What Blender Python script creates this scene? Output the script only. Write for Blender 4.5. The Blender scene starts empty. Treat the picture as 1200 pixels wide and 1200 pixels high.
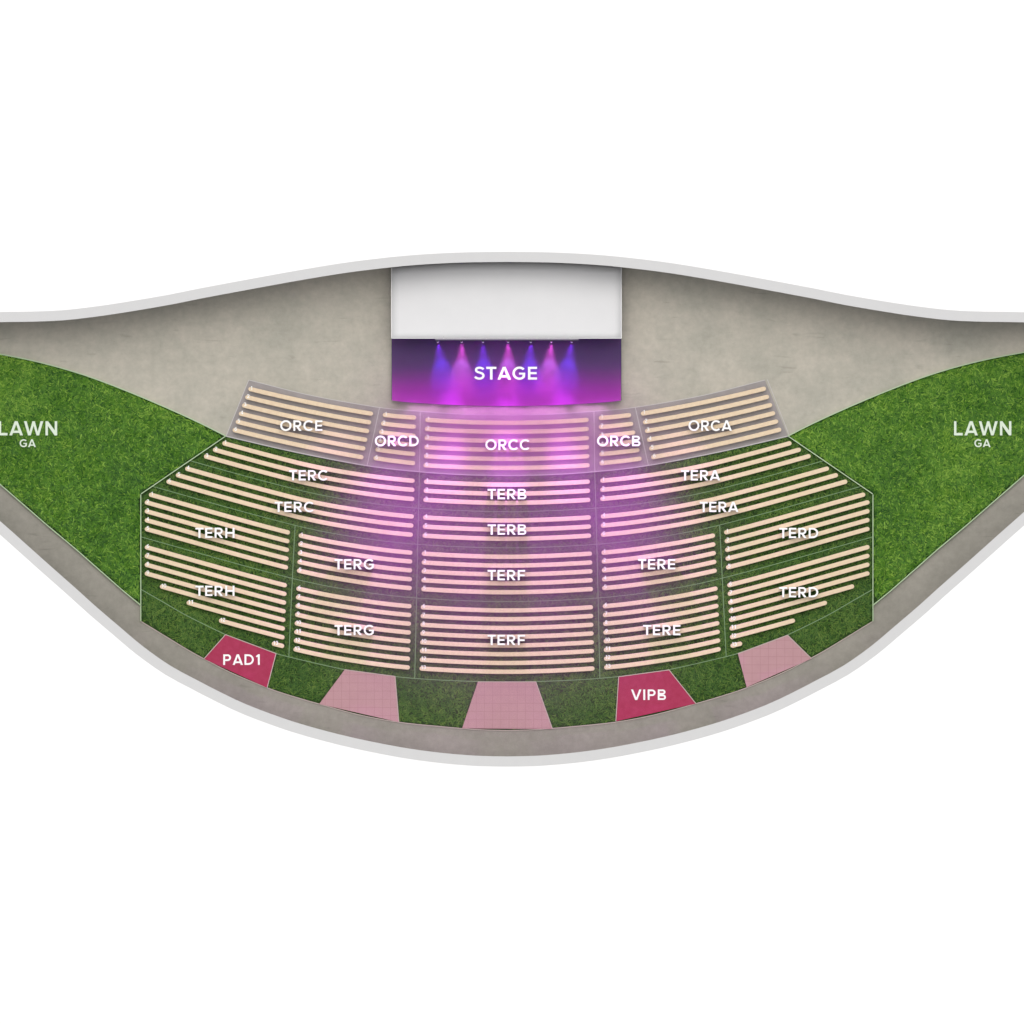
import bpy, bmesh, math, random
import numpy as np
from mathutils import Vector

random.seed(7)
rng = np.random.default_rng(7)
SC = bpy.context.scene
COL = SC.collection
R = math.radians
S = 0.1            # metres per plan unit


def P(px, py):
    """plan coordinates (drawn on a 1200 x 1200 site plan) to metres"""
    return ((px - 600) * S, (600 - py) * S)


# ------------------------------------------------------------------ camera, world, sun
cam_d = bpy.data.cameras.new('camera')
cam_d.type = 'ORTHO'
cam_d.ortho_scale = 120.0
cam_d.clip_start = 1.0
cam_d.clip_end = 500.0
cam = bpy.data.objects.new('camera', cam_d)
cam.location = (0, 0, 120)
COL.objects.link(cam)
SC.camera = cam

SUN_EL, SUN_AZ = R(73), R(0)        # sun high in the north (top of the picture)
w = bpy.data.worlds.new('World')
SC.world = w
w.use_nodes = True
nt = w.node_tree
sky = nt.nodes.new('ShaderNodeTexSky')
sky.sky_type = 'NISHITA'
sky.sun_disc = False
sky.sun_elevation = SUN_EL
sky.sun_rotation = SUN_AZ
sky.dust_density = 4.0
hs = nt.nodes.new('ShaderNodeHueSaturation')
hs.inputs['Saturation'].default_value = 0.15     # thin overcast
nt.links.new(sky.outputs[0], hs.inputs['Color'])
bg = nt.nodes['Background']
nt.links.new(hs.outputs[0], bg.inputs['Color'])
bg.inputs['Strength'].default_value = 0.12

sd = bpy.data.lights.new('sun', 'SUN')
sd.energy = 1.4
sd.angle = R(58)
sd.color = (1.0, 0.97, 0.92)
so = bpy.data.objects.new('sun', sd)
so.rotation_euler = (-(math.pi / 2 - SUN_EL), 0, 0)
so.location = (0, 30, 60)
COL.objects.link(so)

vs = SC.view_settings
SC.display_settings.display_device = 'sRGB'
vs.view_transform = 'Standard'
vs.look = 'None'
vs.gamma = 1
vs.exposure = -0.03
SC.cycles.use_denoising = True
SC.cycles.volume_step_rate = 2.0
SC.cycles.volume_max_steps = 128
SC.cycles.max_bounces = 6
SC.cycles.volume_bounces = 2


# ------------------------------------------------------------------ materials
def mat(name, color, rough=0.8, noise=0.0, scale=1.0, color2=None, detail=6.0, bump=0.0, bscale=None,
        spec=0.3, coords='Object', lo=0.35, hi=0.65, scale2=None, noise2=0.0):
    m = bpy.data.materials.new(name)
    m.use_nodes = True
    n, l = m.node_tree.nodes, m.node_tree.links
    b = n['Principled BSDF']
    b.inputs['Roughness'].default_value = rough
    b.inputs['Specular IOR Level'].default_value = spec
    b.inputs['Base Color'].default_value = (*color, 1)
    tc = n.new('ShaderNodeTexCoord')
    if noise > 0:
        tx = n.new('ShaderNodeTexNoise')
        tx.inputs['Scale'].default_value = scale
        tx.inputs['Detail'].default_value = detail
        tx.inputs['Roughness'].default_value = 0.62
        l.new(tc.outputs[coords], tx.inputs['Vector'])
        mr = n.new('ShaderNodeMapRange')
        mr.inputs['From Min'].default_value = lo
        mr.inputs['From Max'].default_value = hi
        mr.inputs['To Max'].default_value = noise
        l.new(tx.outputs['Fac'], mr.inputs['Value'])
        mx = n.new('ShaderNodeMix')
        mx.data_type = 'RGBA'
        mx.inputs['A'].default_value = (*color, 1)
        mx.inputs['B'].default_value = (*(color2 or tuple(c * 0.7 for c in color)), 1)
        l.new(mr.outputs[0], mx.inputs['Factor'])
        out = mx.outputs['Result']
        if noise2 > 0:
            t2 = n.new('ShaderNodeTexNoise')
            t2.inputs['Scale'].default_value = scale2
            t2.inputs['Detail'].default_value = 8
            t2.inputs['Roughness'].default_value = 0.7
            l.new(tc.outputs[coords], t2.inputs['Vector'])
            m2 = n.new('ShaderNodeMapRange')
            m2.inputs['From Min'].default_value = 0.3
            m2.inputs['From Max'].default_value = 0.7
            m2.inputs['To Min'].default_value = 1 - noise2
            m2.inputs['To Max'].default_value = 1 + noise2
            l.new(t2.outputs['Fac'], m2.inputs['Value'])
            vm = n.new('ShaderNodeVectorMath')
            vm.operation = 'SCALE'
            l.new(out, vm.inputs[0])
            l.new(m2.outputs[0], vm.inputs['Scale'])
            out = vm.outputs[0]
        l.new(out, b.inputs['Base Color'])
    if bump > 0:
        tb = n.new('ShaderNodeTexNoise')
        tb.inputs['Scale'].default_value = bscale or scale * 4
        tb.inputs['Detail'].default_value = 5
        l.new(tc.outputs[coords], tb.inputs['Vector'])
        bp = n.new('ShaderNodeBump')
        bp.inputs['Strength'].default_value = bump
        bp.inputs['Distance'].default_value = 0.05
        l.new(tb.outputs['Fac'], bp.inputs['Height'])
        l.new(bp.outputs[0], b.inputs['Normal'])
    return m


def concrete(name, c, c2):
    """troweled concrete: broad blotches, fine speckle, a few dark scratches"""
    m = mat(name, c, 0.9, 1.0, 0.16, c2, 5, 0.15, 3.0, 0.2, lo=0.38, hi=0.68, scale2=1.1, noise2=0.10)
    n, l = m.node_tree.nodes, m.node_tree.links
    b = n['Principled BSDF']
    src = b.inputs['Base Color'].links[0].from_socket
    tc = n.new('ShaderNodeTexCoord')
    mp = n.new('ShaderNodeMapping')
    mp.inputs['Rotation'].default_value = (0, 0, R(-38))
    mp.inputs['Scale'].default_value = (0.25, 1.6, 1)
    l.new(tc.outputs['Object'], mp.inputs['Vector'])
    t = n.new('ShaderNodeTexNoise')
    t.inputs['Scale'].default_value = 0.9
    t.inputs['Detail'].default_value = 7
    t.inputs['Distortion'].default_value = 0.6
    l.new(mp.outputs[0], t.inputs['Vector'])
    mr = n.new('ShaderNodeMapRange')
    mr.inputs['From Min'].default_value = 0.64
    mr.inputs['From Max'].default_value = 0.74
    mr.inputs['To Min'].default_value = 1.0
    mr.inputs['To Max'].default_value = 0.82
    l.new(t.outputs['Fac'], mr.inputs['Value'])
    vm = n.new('ShaderNodeVectorMath')
    vm.operation = 'SCALE'
    l.new(src, vm.inputs[0])
    l.new(mr.outputs[0], vm.inputs['Scale'])
    l.new(vm.outputs[0], b.inputs['Base Color'])
    return m


M_PLAZA = mat('white_plaza', (0.93, 0.93, 0.93), 0.9)
M_COPING = mat('coping_stone', (0.615, 0.615, 0.615), 0.8, 0.4, 0.8, (0.585, 0.585, 0.59))
M_WALL = mat('wall_render', (0.16, 0.155, 0.145), 0.9, 0.5, 0.6)
M_CONC = concrete('apron_concrete', (0.475, 0.444, 0.380), (0.385, 0.372, 0.318))
M_PATH_SHADED = concrete('shaded_path_concrete', (0.315, 0.298, 0.262), (0.27, 0.258, 0.225))  # darker base puts the lower band's shade into the colour
M_ORCH = mat('orchestra_floor', (0.34, 0.31, 0.31), 0.85, 0.6, 0.5, (0.26, 0.245, 0.235), 6, 0.1, 4)
M_LINE = mat('boundary_stone', (0.42, 0.56, 0.34), 0.7)
M_LINE2 = mat('terrace_line_paint', (0.19, 0.30, 0.15), 0.7)
M_LINE3 = mat('orchestra_line_paint', (0.52, 0.50, 0.50), 0.7)
M_SOIL = mat('lawn_soil', (0.018, 0.045, 0.008), 0.95, 0.8, 1.2, (0.03, 0.06, 0.012))
M_WOOD = mat('bench_timber', (0.745, 0.60, 0.42), 0.55, 0.6, 2.2, (0.675, 0.505, 0.35), 3, scale2=7, noise2=0.05)
M_LEG = mat('bench_leg_steel', (0.12, 0.12, 0.12), 0.5)
M_NUM = mat('number_enamel', (0.85, 0.85, 0.85), 0.4)
M_LETTER = mat('letter_enamel', (0.90, 0.90, 0.90), 0.35)
M_LAWNLET = mat('lawn_letter_paint', (0.66, 0.76, 0.62), 0.5)
M_CRIMSON = mat('crimson_deck', (0.35, 0.026, 0.075), 0.75, 0.6, 1.5, (0.42, 0.042, 0.11), 4)
M_PINK = mat('pink_paving', (0.46, 0.265, 0.285), 0.8, 0.5, 0.9, (0.50, 0.295, 0.315))
M_JOINT = mat('paving_joint', (0.38, 0.20, 0.225), 0.9)
M_PADEDGE = mat('pad_edging', (0.50, 0.42, 0.38), 0.7)
M_ROOF = mat('stage_roof_membrane', (0.71, 0.71, 0.72), 0.8, 0.4, 0.35, (0.675, 0.675, 0.685), 3)
M_FASCIA = mat('roof_fascia_metal', (0.74, 0.74, 0.75), 0.4)
M_SHELL = mat('stage_wall_panel', (0.10, 0.10, 0.11), 0.7)
M_DECK = mat('stage_deck', (0.026, 0.024, 0.085), 0.6, 0.4, 0.7, (0.02, 0.019, 0.065), 4)
M_TRUSS = mat('truss_aluminium', (0.42, 0.40, 0.42), 0.35)
M_TRUSS.node_tree.nodes['Principled BSDF'].inputs['Metallic'].default_value = 0.6
M_BAR = mat('bar_grey_paint', (0.26, 0.23, 0.29), 0.6)
M_HOUSING = mat('lamp_housing', (0.05, 0.05, 0.055), 0.5)


def emit(name, col, s):
    m = bpy.data.materials.new(name)
    m.use_nodes = True
    b = m.node_tree.nodes['Principled BSDF']
    b.inputs['Base Color'].default_value = (*col, 1)
    b.inputs['Emission Color'].default_value = (*col, 1)
    b.inputs['Emission Strength'].default_value = s
    return m


M_LENS = emit('lit_lens', (0.75, 0.6, 0.9), 0.35)


# ------------------------------------------------------------------ object helpers
def link(name, me, m=None, parent=None):
    o = bpy.data.objects.new(name, me)
    COL.objects.link(o)
    if m is not None and me is not None and not me.materials:
        me.materials.append(m)
    if parent is not None:
        o.parent = parent
    return o


def tag(o, label=None, cat=None, group=None, kind=None):
    for k, v in (('label', label), ('category', cat), ('group', group), ('kind', kind)):
        if v:
            o[k] = v
    return o


def empty(name, x, y, z):
    o = bpy.data.objects.new(name, None)
    o.empty_display_size = 0.3
    o.location = (x, y, z)
    COL.objects.link(o)
    return o


def finish(bm, name, m, parent=None, off=(0, 0, 0), smooth=False):
    bmesh.ops.recalc_face_normals(bm, faces=bm.faces)
    if off != (0, 0, 0):
        bmesh.ops.translate(bm, verts=bm.verts, vec=Vector(off))
    me = bpy.data.meshes.new(name)
    bm.to_mesh(me)
    bm.free()
    if smooth:
        for p in me.polygons:
            p.use_smooth = True
    return link(name, me, m, parent)


def add_prism(bm, pts, z0, z1, bevel=0.0, inner=None):
    """vertical prism over a plan outline in metres; inner = slightly smaller outline for a soft top edge"""
    n = len(pts)
    lo = [bm.verts.new((x, y, z0)) for x, y in pts]
    if inner:
        mi = [bm.verts.new((x, y, z1 - bevel)) for x, y in pts]
        hi = [bm.verts.new((x, y, z1)) for x, y in inner]
        rings = [lo, mi, hi]
    else:
        hi = [bm.verts.new((x, y, z1)) for x, y in pts]
        rings = [lo, hi]
    for a, b in zip(rings, rings[1:]):
        for i in range(n):
            j = (i + 1) % n
            bm.faces.new((a[i], a[j], b[j], b[i]))
    bm.faces.new(hi)
    bm.faces.new(list(reversed(lo)))


def add_box(bm, x0, x1, y0, y1, z0, z1):
    add_prism(bm, [(x0, y0), (x1, y0), (x1, y1), (x0, y1)], z0, z1)


def catmull(pts, step=8):
    out = []
    n = len(pts)
    for i in range(n - 1):
        p0 = pts[i - 1] if i else (2 * pts[0][0] - pts[1][0], 2 * pts[0][1] - pts[1][1])
        p1, p2 = pts[i], pts[i + 1]
        p3 = pts[i + 2] if i + 2 < n else (2 * p2[0] - p1[0], 2 * p2[1] - p1[1])
        k = max(2, int(math.dist(p1, p2) / step))
        for j in range(k):
            t = j / k
            out.append(tuple(0.5 * (2 * p1[a] + (p2[a] - p0[a]) * t + (2 * p0[a] - 5 * p1[a] + 4 * p2[a] - p3[a]) * t * t
                                    + (3 * p1[a] - p0[a] - 3 * p2[a] + p3[a]) * t ** 3) for a in (0, 1)))
    out.append(pts[-1])
    return out


def mirror(pts):
    return [(1188 - x, y) for x, y in reversed(pts)]


def offset_open(pts, d):
    """offset an open polyline to its left by d"""
    out = []
    for i, p in enumerate(pts):
        a = pts[max(0, i - 1)]
        b = pts[min(len(pts) - 1, i + 1)]
        dx, dy = b[0] - a[0], b[1] - a[1]
        L = math.hypot(dx, dy) or 1
        out.append((p[0] - dy / L * d, p[1] + dx / L * d))
    return out


def ribbon_outline(pts, w):
    return offset_open(pts, w / 2) + list(reversed(offset_open(pts, -w / 2)))


def ribbon(bm, pts_px, w_m, z0, z1):
    pts = [P(*p) for p in pts_px]
    L = offset_open(pts, w_m / 2)
    Rr = offset_open(pts, -w_m / 2)
    rows = []
    for (a, b) in zip(L, Rr):
        rows.append([bm.verts.new((a[0], a[1], z0)), bm.verts.new((a[0], a[1], z1)),
                     bm.verts.new((b[0], b[1], z1)), bm.verts.new((b[0], b[1], z0))])
    for r, s in zip(rows, rows[1:]):
        for i in range(4):
            j = (i + 1) % 4
            bm.faces.new((r[i], r[j], s[j], s[i]))
    bm.faces.new(rows[0])
    bm.faces.new(list(reversed(rows[-1])))


def area2(p):
    return sum(p[i][0] * p[(i + 1) % len(p)][1] - p[(i + 1) % len(p)][0] * p[i][1] for i in range(len(p)))


# ------------------------------------------------------------------ plan outlines
ZP = 8.0                                        # level of the plaza round the sunken bowl
top_half = [(-238, 411), (-190, 396), (-120, 385), (-60, 379.5), (0, 377.5), (37, 377), (75, 375.3), (113, 371), (150, 365.5), (200, 357), (232, 350.5),
            (280, 341.5), (344, 329.8), (400, 320.5), (440, 315.3), (475, 311.6), (506.7, 309.3), (545, 307.6), (594, 307)]
top = catmull(top_half, 12)
top = top + mirror(top)[1:]
bot_half = [(-238, 411), (-180, 456), (-100, 523), (0, 610.5), (32, 639), (60, 664), (90, 690.5), (111, 709.5), (140, 734.3), (168, 757.8), (200, 780.3), (230, 796.5),
            (260, 812), (290, 826), (330, 841), (360, 850.5), (400, 861.2), (440, 870), (480, 877.3), (520, 882.5), (560, 885.7), (594, 886.4)]
bot = catmull(bot_half, 12)
bot = bot + mirror(bot)[1:]
inner_loop = [P(*p) for p in top] + [P(*p) for p in reversed(bot[1:-1])]


def loop_offset(lp, d):
    out = []
    n = len(lp)
    sg = 1 if area2(lp) > 0 else -1
    for i in range(n):
        a, b = lp[i - 1], lp[(i + 1) % n]
        dx, dy = b[0] - a[0], b[1] - a[1]
        L = math.hypot(dx, dy)
        out.append((lp[i][0] + sg * dy / L * d, lp[i][1] - sg * dx / L * d))
    return out


outer_loop = loop_offset(inner_loop, 1.19)

# ------------------------------------------------------------------ setting: plaza, bowl floor
bm = bmesh.new()
big = [(-600, -600), (600, -600), (600, 600), (-600, 600)]
e = []
for lp in (big, loop_offset(inner_loop, 0.9)):
    vsx = [bm.verts.new((x, y, ZP)) for x, y in lp]
    e += [bm.edges.new((vsx[i], vsx[(i + 1) % len(vsx)])) for i in range(len(vsx))]
bmesh.ops.triangle_fill(bm, use_beauty=True, use_dissolve=False, edges=e)
for f in bm.faces:
    if f.normal.z < 0:
        f.normal_flip()
me = bpy.data.meshes.new('plaza')
bm.to_mesh(me)
bm.free()
tag(link('plaza', me, M_PLAZA), 'plain white ground all round the sunken amphitheatre', kind='structure')

bm = bmesh.new()
f_ = [bm.verts.new((x, y, 0.0)) for x, y in loop_offset(inner_loop, 0.5)]
bm.faces.new(f_)
tag(finish(bm, 'concrete_ground', M_CONC), 'bare beige concrete floor on both sides of the stage', kind='structure')

# retaining wall: wall face + pale coping ring
root = empty('retaining_wall', 0, 29.3, 0)
tag(root, 'curved retaining wall with light grey coping running right round the amphitheatre', 'wall')


def ring(name, la, lb, z0, z1, m):
    bm = bmesh.new()
    n = len(la)
    A0 = [bm.verts.new((x, y, z0)) for x, y in la]
    A1 = [bm.verts.new((x, y, z1)) for x, y in la]
    B0 = [bm.verts.new((x, y, z0)) for x, y in lb]
    B1 = [bm.verts.new((x, y, z1)) for x, y in lb]
    for i in range(n):
        j = (i + 1) % n
        for q in ((A0, A1), (A1, B1), (B1, B0), (B0, A0)):
            bm.faces.new((q[0][i], q[0][j], q[1][j], q[1][i]))
    return finish(bm, name, m, root, (0, -29.3, 0))


ring('coping', inner_loop, outer_loop, ZP - 0.22, ZP + 0.03, M_COPING)
ring('wall_face', loop_offset(inner_loop, 0.06), loop_offset(inner_loop, 0.8), -0.3, ZP - 0.22, M_WALL)

# lawns (left drawn, right mirrored)
lawn_top = catmull([(-205, 408), (-140, 403), (-70, 404), (0, 415), (50, 425.5), (100, 440), (150, 458.8), (200, 480), (237.5, 497.3), (264.5, 511)], 10)
lawn_low = [(-205, 408), (-120, 462), (0, 567.5), (26, 590), (55, 615.3), (90, 644.5), (120, 671), (145, 693), (164.7, 709)]
lawn_L = lawn_top + [(165, 579)] + list(reversed(lawn_low[1:]))
low_edge_half = [(165, 728), (192, 744.5), (220, 761.5), (239, 772), (270, 788), (313, 806), (343, 816), (374, 825), (420, 837.5), (467, 846.3), (520, 851.8), (560, 855), (594, 856)]
low_edge = catmull(low_edge_half, 10)
low_edge = low_edge + mirror(low_edge)[1:]


# rows of the terraces all follow this shared curve (height above its lowest point, by distance from the axis)
GX = [0, 50, 97, 112, 145, 177, 210, 242, 256, 300, 417, 440]
GY = [0, 1.1, 3.6, 4.7, 8.1, 12.6, 18.1, 24.9, 28.4, 39.9, 72.6, 79.0]


def g(x):
    d = abs(x - 594)
    return float(np.interp(d, GX, GYS)) if False else gs(d)


# smooth cubic (Catmull/Hermite) interpolation of the table
_gm = [0.0]
for i in range(1, len(GX) - 1):
    s1 = (GY[i] - GY[i - 1]) / (GX[i] - GX[i - 1])
    s2 = (GY[i + 1] - GY[i]) / (GX[i + 1] - GX[i])
    _gm.append((s1 + s2) / 2)
_gm.append(0.28)


def gs(d):
    for i in range(len(GX) - 1):
        if d <= GX[i + 1] or i == len(GX) - 2:
            h = GX[i + 1] - GX[i]
            t = (d - GX[i]) / h
            return ((2 * t ** 3 - 3 * t ** 2 + 1) * GY[i] + (t ** 3 - 2 * t ** 2 + t) * h * _gm[i]
                    + (-2 * t ** 3 + 3 * t ** 2) * GY[i + 1] + (t ** 3 - t ** 2) * h * _gm[i + 1])


def row_curve(c, x0, x1, step=6.0):
    k = max(3, int((x1 - x0) / step) + 1)
    return [(x0 + (x1 - x0) * i / k, c - gs(abs(x0 + (x1 - x0) * i / k - 594))) for i in range(k + 1)]


def oct_left(y):            # x of the left edge of the seating field at height y
    if y >= 579:
        return 165.0
    return 264.5 - (y - 511) * (264.5 - 165) / (579 - 511)


orch_bot = catmull([(264.5, 511), (345, 529.5), (430, 545.7), (491.5, 552.8), (545, 556.3), (594, 557.3)], 8)
orch_bot = orch_bot + mirror(orch_bot)[1:]
field = orch_bot + [(1023, 579), (1023, 728)] + list(reversed(low_edge[1:-1])) + [(165, 728), (165, 579)]


def sheet(name, px, z, m):
    bm = bmesh.new()
    pts = [P(*p) for p in px]
    lo = [bm.verts.new((x, y, z)) for x, y in pts]
    bm.faces.new(lo)
    o = finish(bm, name, m)
    if o.data.polygons[0].normal.z < 0:
        o.data.flip_normals()
    return o


tag(sheet('lawn_ground', lawn_L, 0.02, M_SOIL), 'soil of the left lawn', kind='structure')
tag(sheet('lawn_ground', mirror(lawn_L), 0.02, M_SOIL), 'soil of the right lawn', kind='structure')
tag(sheet('terrace_ground', field, 0.024, M_SOIL), 'soil under the seating terraces', kind='structure')
path_px = [p for p in bot if p[0] < 594] + [p for p in bot if p[0] >= 594]
path_in = list(lawn_low) + [(165, 709), (165, 728)] + low_edge[1:-1] + [(1023, 728), (1023, 709)] + mirror(lawn_low)
lowb = [(x, y - 0.0) for x, y in loop_px] if False else bot
tag(sheet('perimeter_path', list(reversed(path_in)) + bot, 0.008, M_PATH_SHADED), 'concrete path along the curved lower wall, its shade put into the grey', kind='structure')

# orchestra floor slab
orch_top = catmull([(291.5, 445.3), (365, 463.5), (444.5, 477.5), (492.5, 482), (545, 485.5), (594, 486.5)], 8)
orch_top = orch_top + mirror(orch_top)[1:]
bm = bmesh.new()
add_prism(bm, [P(*p) for p in orch_top + list(reversed(orch_bot))], 0.0, 0.05)
tag(finish(bm, 'orchestra_floor', M_ORCH), 'grey floor slab under the front orchestra benches', kind='structure')

# boundary kerbs and painted lines
bm = bmesh.new()
for lp in (lawn_top[12:], lawn_low[1:]):
    ribbon(bm, lp, 0.12, 0.0, 0.46)
    ribbon(bm, mirror(lp), 0.12, 0.0, 0.46)
edge_l = [(264.5, 511), (165, 579), (165, 728)]
for seg in ([(264.5, 511), (214.7, 545), (165.3, 578.8)], [(165, 579.5), (165, 640), (165, 728)]):
    ribbon(bm, seg, 0.11, 0.0, 0.46)
    ribbon(bm, mirror(seg), 0.11, 0.0, 0.46)
tag(finish(bm, 'lawn_kerb', M_LINE), 'thin pale green kerb edging the lawns and seating terraces', kind='structure')
bm = bmesh.new()
ribbon(bm, low_edge, 0.09, 0.0, 0.13)
tag(finish(bm, 'terrace_kerb', M_PADEDGE), 'thin pale kerb between the lower grass strip and the path', kind='structure')

bm = bmesh.new()
back_half = catmull([(165, 690.5), (192, 706), (220, 722), (264, 743.5), (292, 755), (320, 764.5), (338, 769.7), (404, 784.7), (440, 790), (486, 795), (540, 798), (594, 799.2)], 8)
back = back_half + mirror(back_half)[1:]
ribbon(bm, back, 0.09, 0.02, 0.17)
for c in (599.6, 642.0, 705.0):
    xs = 165.0
    if c < 660:
        xs = 200.0
        for _ in range(30):
            xs = oct_left(c - gs(abs(xs - 594)))
    ribbon(bm, row_curve(c, xs, 1188 - xs, 10), 0.08, 0.02, 0.16)
ribbon(bm, [(491.6, 553), (489.5, 640), (486, 794.7)], 0.09, 0.02, 0.165)
ribbon(bm, [(697, 553), (699.5, 640), (703, 794.5)], 0.09, 0.02, 0.165)
ribbon(bm, [(345.8, 616), (342, 690), (338.5, 769.5)], 0.09, 0.02, 0.165)
ribbon(bm, [(843.4, 616), (847, 690), (851, 769.8)], 0.09, 0.02, 0.165)
tag(finish(bm, 'terrace_line', M_LINE2), 'thin pale lines dividing the seating terraces into blocks', kind='structure')

bm = bmesh.new()
ribbon(bm, orch_top, 0.08, 0.05, 0.07)
ribbon(bm, orch_bot, 0.12, 0.05, 0.18)
for a, b in (((291.5, 445.3), (265, 511)), ((444.8, 477.6), (430.2, 545.7)), ((492.5, 482), (491.6, 552.8)),
             ((696, 482), (697, 552.8)), ((744.5, 477.4), (759.8, 545)), ((899.2, 444.6), (925, 510.5))):
    ribbon(bm, [a, ((a[0] + b[0]) / 2, (a[1] + b[1]) / 2), b], 0.08, 0.05, 0.074)
tag(finish(bm, 'orchestra_line', M_LINE3), 'thin white lines outlining the orchestra blocks', kind='structure')


# ------------------------------------------------------------------ grass
def grass_mat(name, a, b, c):
    m = bpy.data.materials.new(name)
    m.use_nodes = True
    n, l = m.node_tree.nodes, m.node_tree.links
    bs = n['Principled BSDF']
    bs.inputs['Roughness'].default_value = 0.6
    bs.inputs['Specular IOR Level'].default_value = 0.25
    at = n.new('ShaderNodeAttribute')
    at.attribute_name = 'tint'
    cr = n.new('ShaderNodeValToRGB')
    cr.color_ramp.elements[0].color = (*a, 1)
    cr.color_ramp.elements[1].color = (*c, 1)
    el = cr.color_ramp.elements.new(0.55)
    el.color = (*b, 1)
    l.new(at.outputs['Fac'], cr.inputs['Fac'])
    l.new(cr.outputs[0], bs.inputs['Base Color'])
    return m


def inside(px, x, y):
    c = np.zeros(len(x), bool)
    n = len(px)
    for i in range(n):
        x0, y0 = px[i]
        x1, y1 = px[i - 1]
        if y0 == y1:
            continue
        k = ((y0 > y) != (y1 > y)) & (x < (x1 - x0) * (y - y0) / (y1 - y0) + x0)
        c ^= k
    return c


def value_noise(x, y, cell, seed):
    r = np.random.default_rng(seed)
    t = r.random((256, 256))
    u, v = x / cell + 100, y / cell + 100
    i, j = np.floor(u).astype(int), np.floor(v).astype(int)
    fu, fv = u - i, v - j
    fu, fv = fu * fu * (3 - 2 * fu), fv * fv * (3 - 2 * fv)
    q = lambda a, b: t[a % 256, b % 256]
    return (q(i, j) * (1 - fu) * (1 - fv) + q(i + 1, j) * fu * (1 - fv) + q(i, j + 1) * (1 - fu) * fv + q(i + 1, j + 1) * fu * fv)


def make_grass(name, poly, count, length, width, rise, m, label, bounds=None, holes=()):
    xs = [p[0] for p in poly]
    ys = [p[1] for p in poly]
    x0, x1, y0, y1 = min(xs), max(xs), min(ys), max(ys)
    if bounds:
        x0, x1 = max(x0, bounds[0]), min(x1, bounds[1])
    bag = []
    tot = 0
    while tot < count:
        x = rng.uniform(x0, x1, count)
        y = rng.uniform(y0, y1, count)
        X, Y = (x - 600) * S, (600 - y) * S
        # blades lean with a slowly turning direction plus scatter
        ang = value_noise(X, Y, 2.2, 3) * 5 + value_noise(X, Y, 0.7, 5) * 4 + rng.normal(0, 0.9, count) + np.pi / 4
        L = length * rng.uniform(0.55, 1.2, count)
        ex, ey = np.cos(ang) * L / 2 / S, -np.sin(ang) * L / 2 / S
        k = inside(poly, x + ex * 1.2, y + ey * 1.2) & inside(poly, x - ex * 1.2, y - ey * 1.2)
        for qx, qy in ((1.6, 1.6), (-1.6, 1.6), (1.6, -1.6), (-1.6, -1.6)):
            k &= inside(poly, x + qx, y + qy)
        for h in holes:
            k &= ~inside(h, x, y) & ~inside(h, x + ex, y + ey) & ~inside(h, x - ex, y - ey)
        bag.append(np.stack([X[k], Y[k], ang[k], L[k]], 1))
        tot += int(k.sum())
    X, Y, ang, L = np.concatenate(bag)[:count].T
    W = width * rng.uniform(0.7, 1.3, count)
    H = rise * rng.uniform(0.3, 1.2, count)
    dx, dy = np.cos(ang), np.sin(ang)
    nx, ny = -dy, dx
    z0 = 0.02 + rng.uniform(0, 0.03, count)
    # start so that the blade is centred on its point
    bx, by = X - dx * L / 2, Y - dy * L / 2
    bend = np.clip(rng.normal(0, 0.12, count), -0.14, 0.14)
    v = np.zeros((count, 5, 3), np.float32)
    v[:, 0] = np.stack([bx + nx * W / 2, by + ny * W / 2, z0], 1)
    v[:, 1] = np.stack([bx - nx * W / 2, by - ny * W / 2, z0], 1)
    mx, my = bx + dx * L * .55 + nx * L * bend, by + dy * L * .55 + ny * L * bend
    v[:, 2] = np.stack([mx - nx * W * .42, my - ny * W * .42, z0 + H], 1)
    v[:, 3] = np.stack([mx + nx * W * .42, my + ny * W * .42, z0 + H], 1)
    v[:, 4] = np.stack([bx + dx * L, by + dy * L, z0 + H * 1.05], 1)
    me = bpy.data.meshes.new(name)
    me.vertices.add(count * 5)
    me.vertices.foreach_set('co', v.reshape(-1))
    base = np.arange(count)[:, None] * 5
    loops = (base + np.array([0, 1, 2, 3, 3, 2, 4])).reshape(-1)
    me.loops.add(len(loops))
    me.loops.foreach_set('vertex_index', loops.astype(np.int32))
    ls = (np.arange(count)[:, None] * 7 + np.array([0, 4])).reshape(-1)
    me.polygons.add(count * 2)
    me.polygons.foreach_set('loop_start', ls.astype(np.int32))
    tint = 0.1 + 0.30 * rng.random(count) + 0.22 * value_noise(X, Y, 0.9, 11) + 0.28 * value_noise(X, Y, 6.5, 12) + rng.normal(0, 0.24, count)
    at = me.attributes.new('tint', 'FLOAT', 'POINT')
    at.data.foreach_set('value', np.repeat(np.clip(tint, 0, 1), 5).astype(np.float32))
    me.update()
    me.validate()
    o = link(name, me, m)
    tag(o, label, 'grass', kind='stuff')
    return o


M_GRASS = grass_mat('lawn_grass_blades', (0.015, 0.070, 0.004), (0.072, 0.200, 0.012), (0.20, 0.36, 0.040))
M_GRASS2 = grass_mat('terrace_grass_blades', (0.018, 0.065, 0.006), (0.050, 0.128, 0.012), (0.125, 0.21, 0.03))
make_grass('lawn_grass', lawn_L, 38000, 0.95, 0.15, 0.32, M_GRASS, 'bright green blades of the left lawn', (-60, 1300))
make_grass('lawn_grass', mirror(lawn_L), 38000, 0.95, 0.15, 0.32, M_GRASS, 'bright green blades of the right lawn', (-60, 1250))

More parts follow.
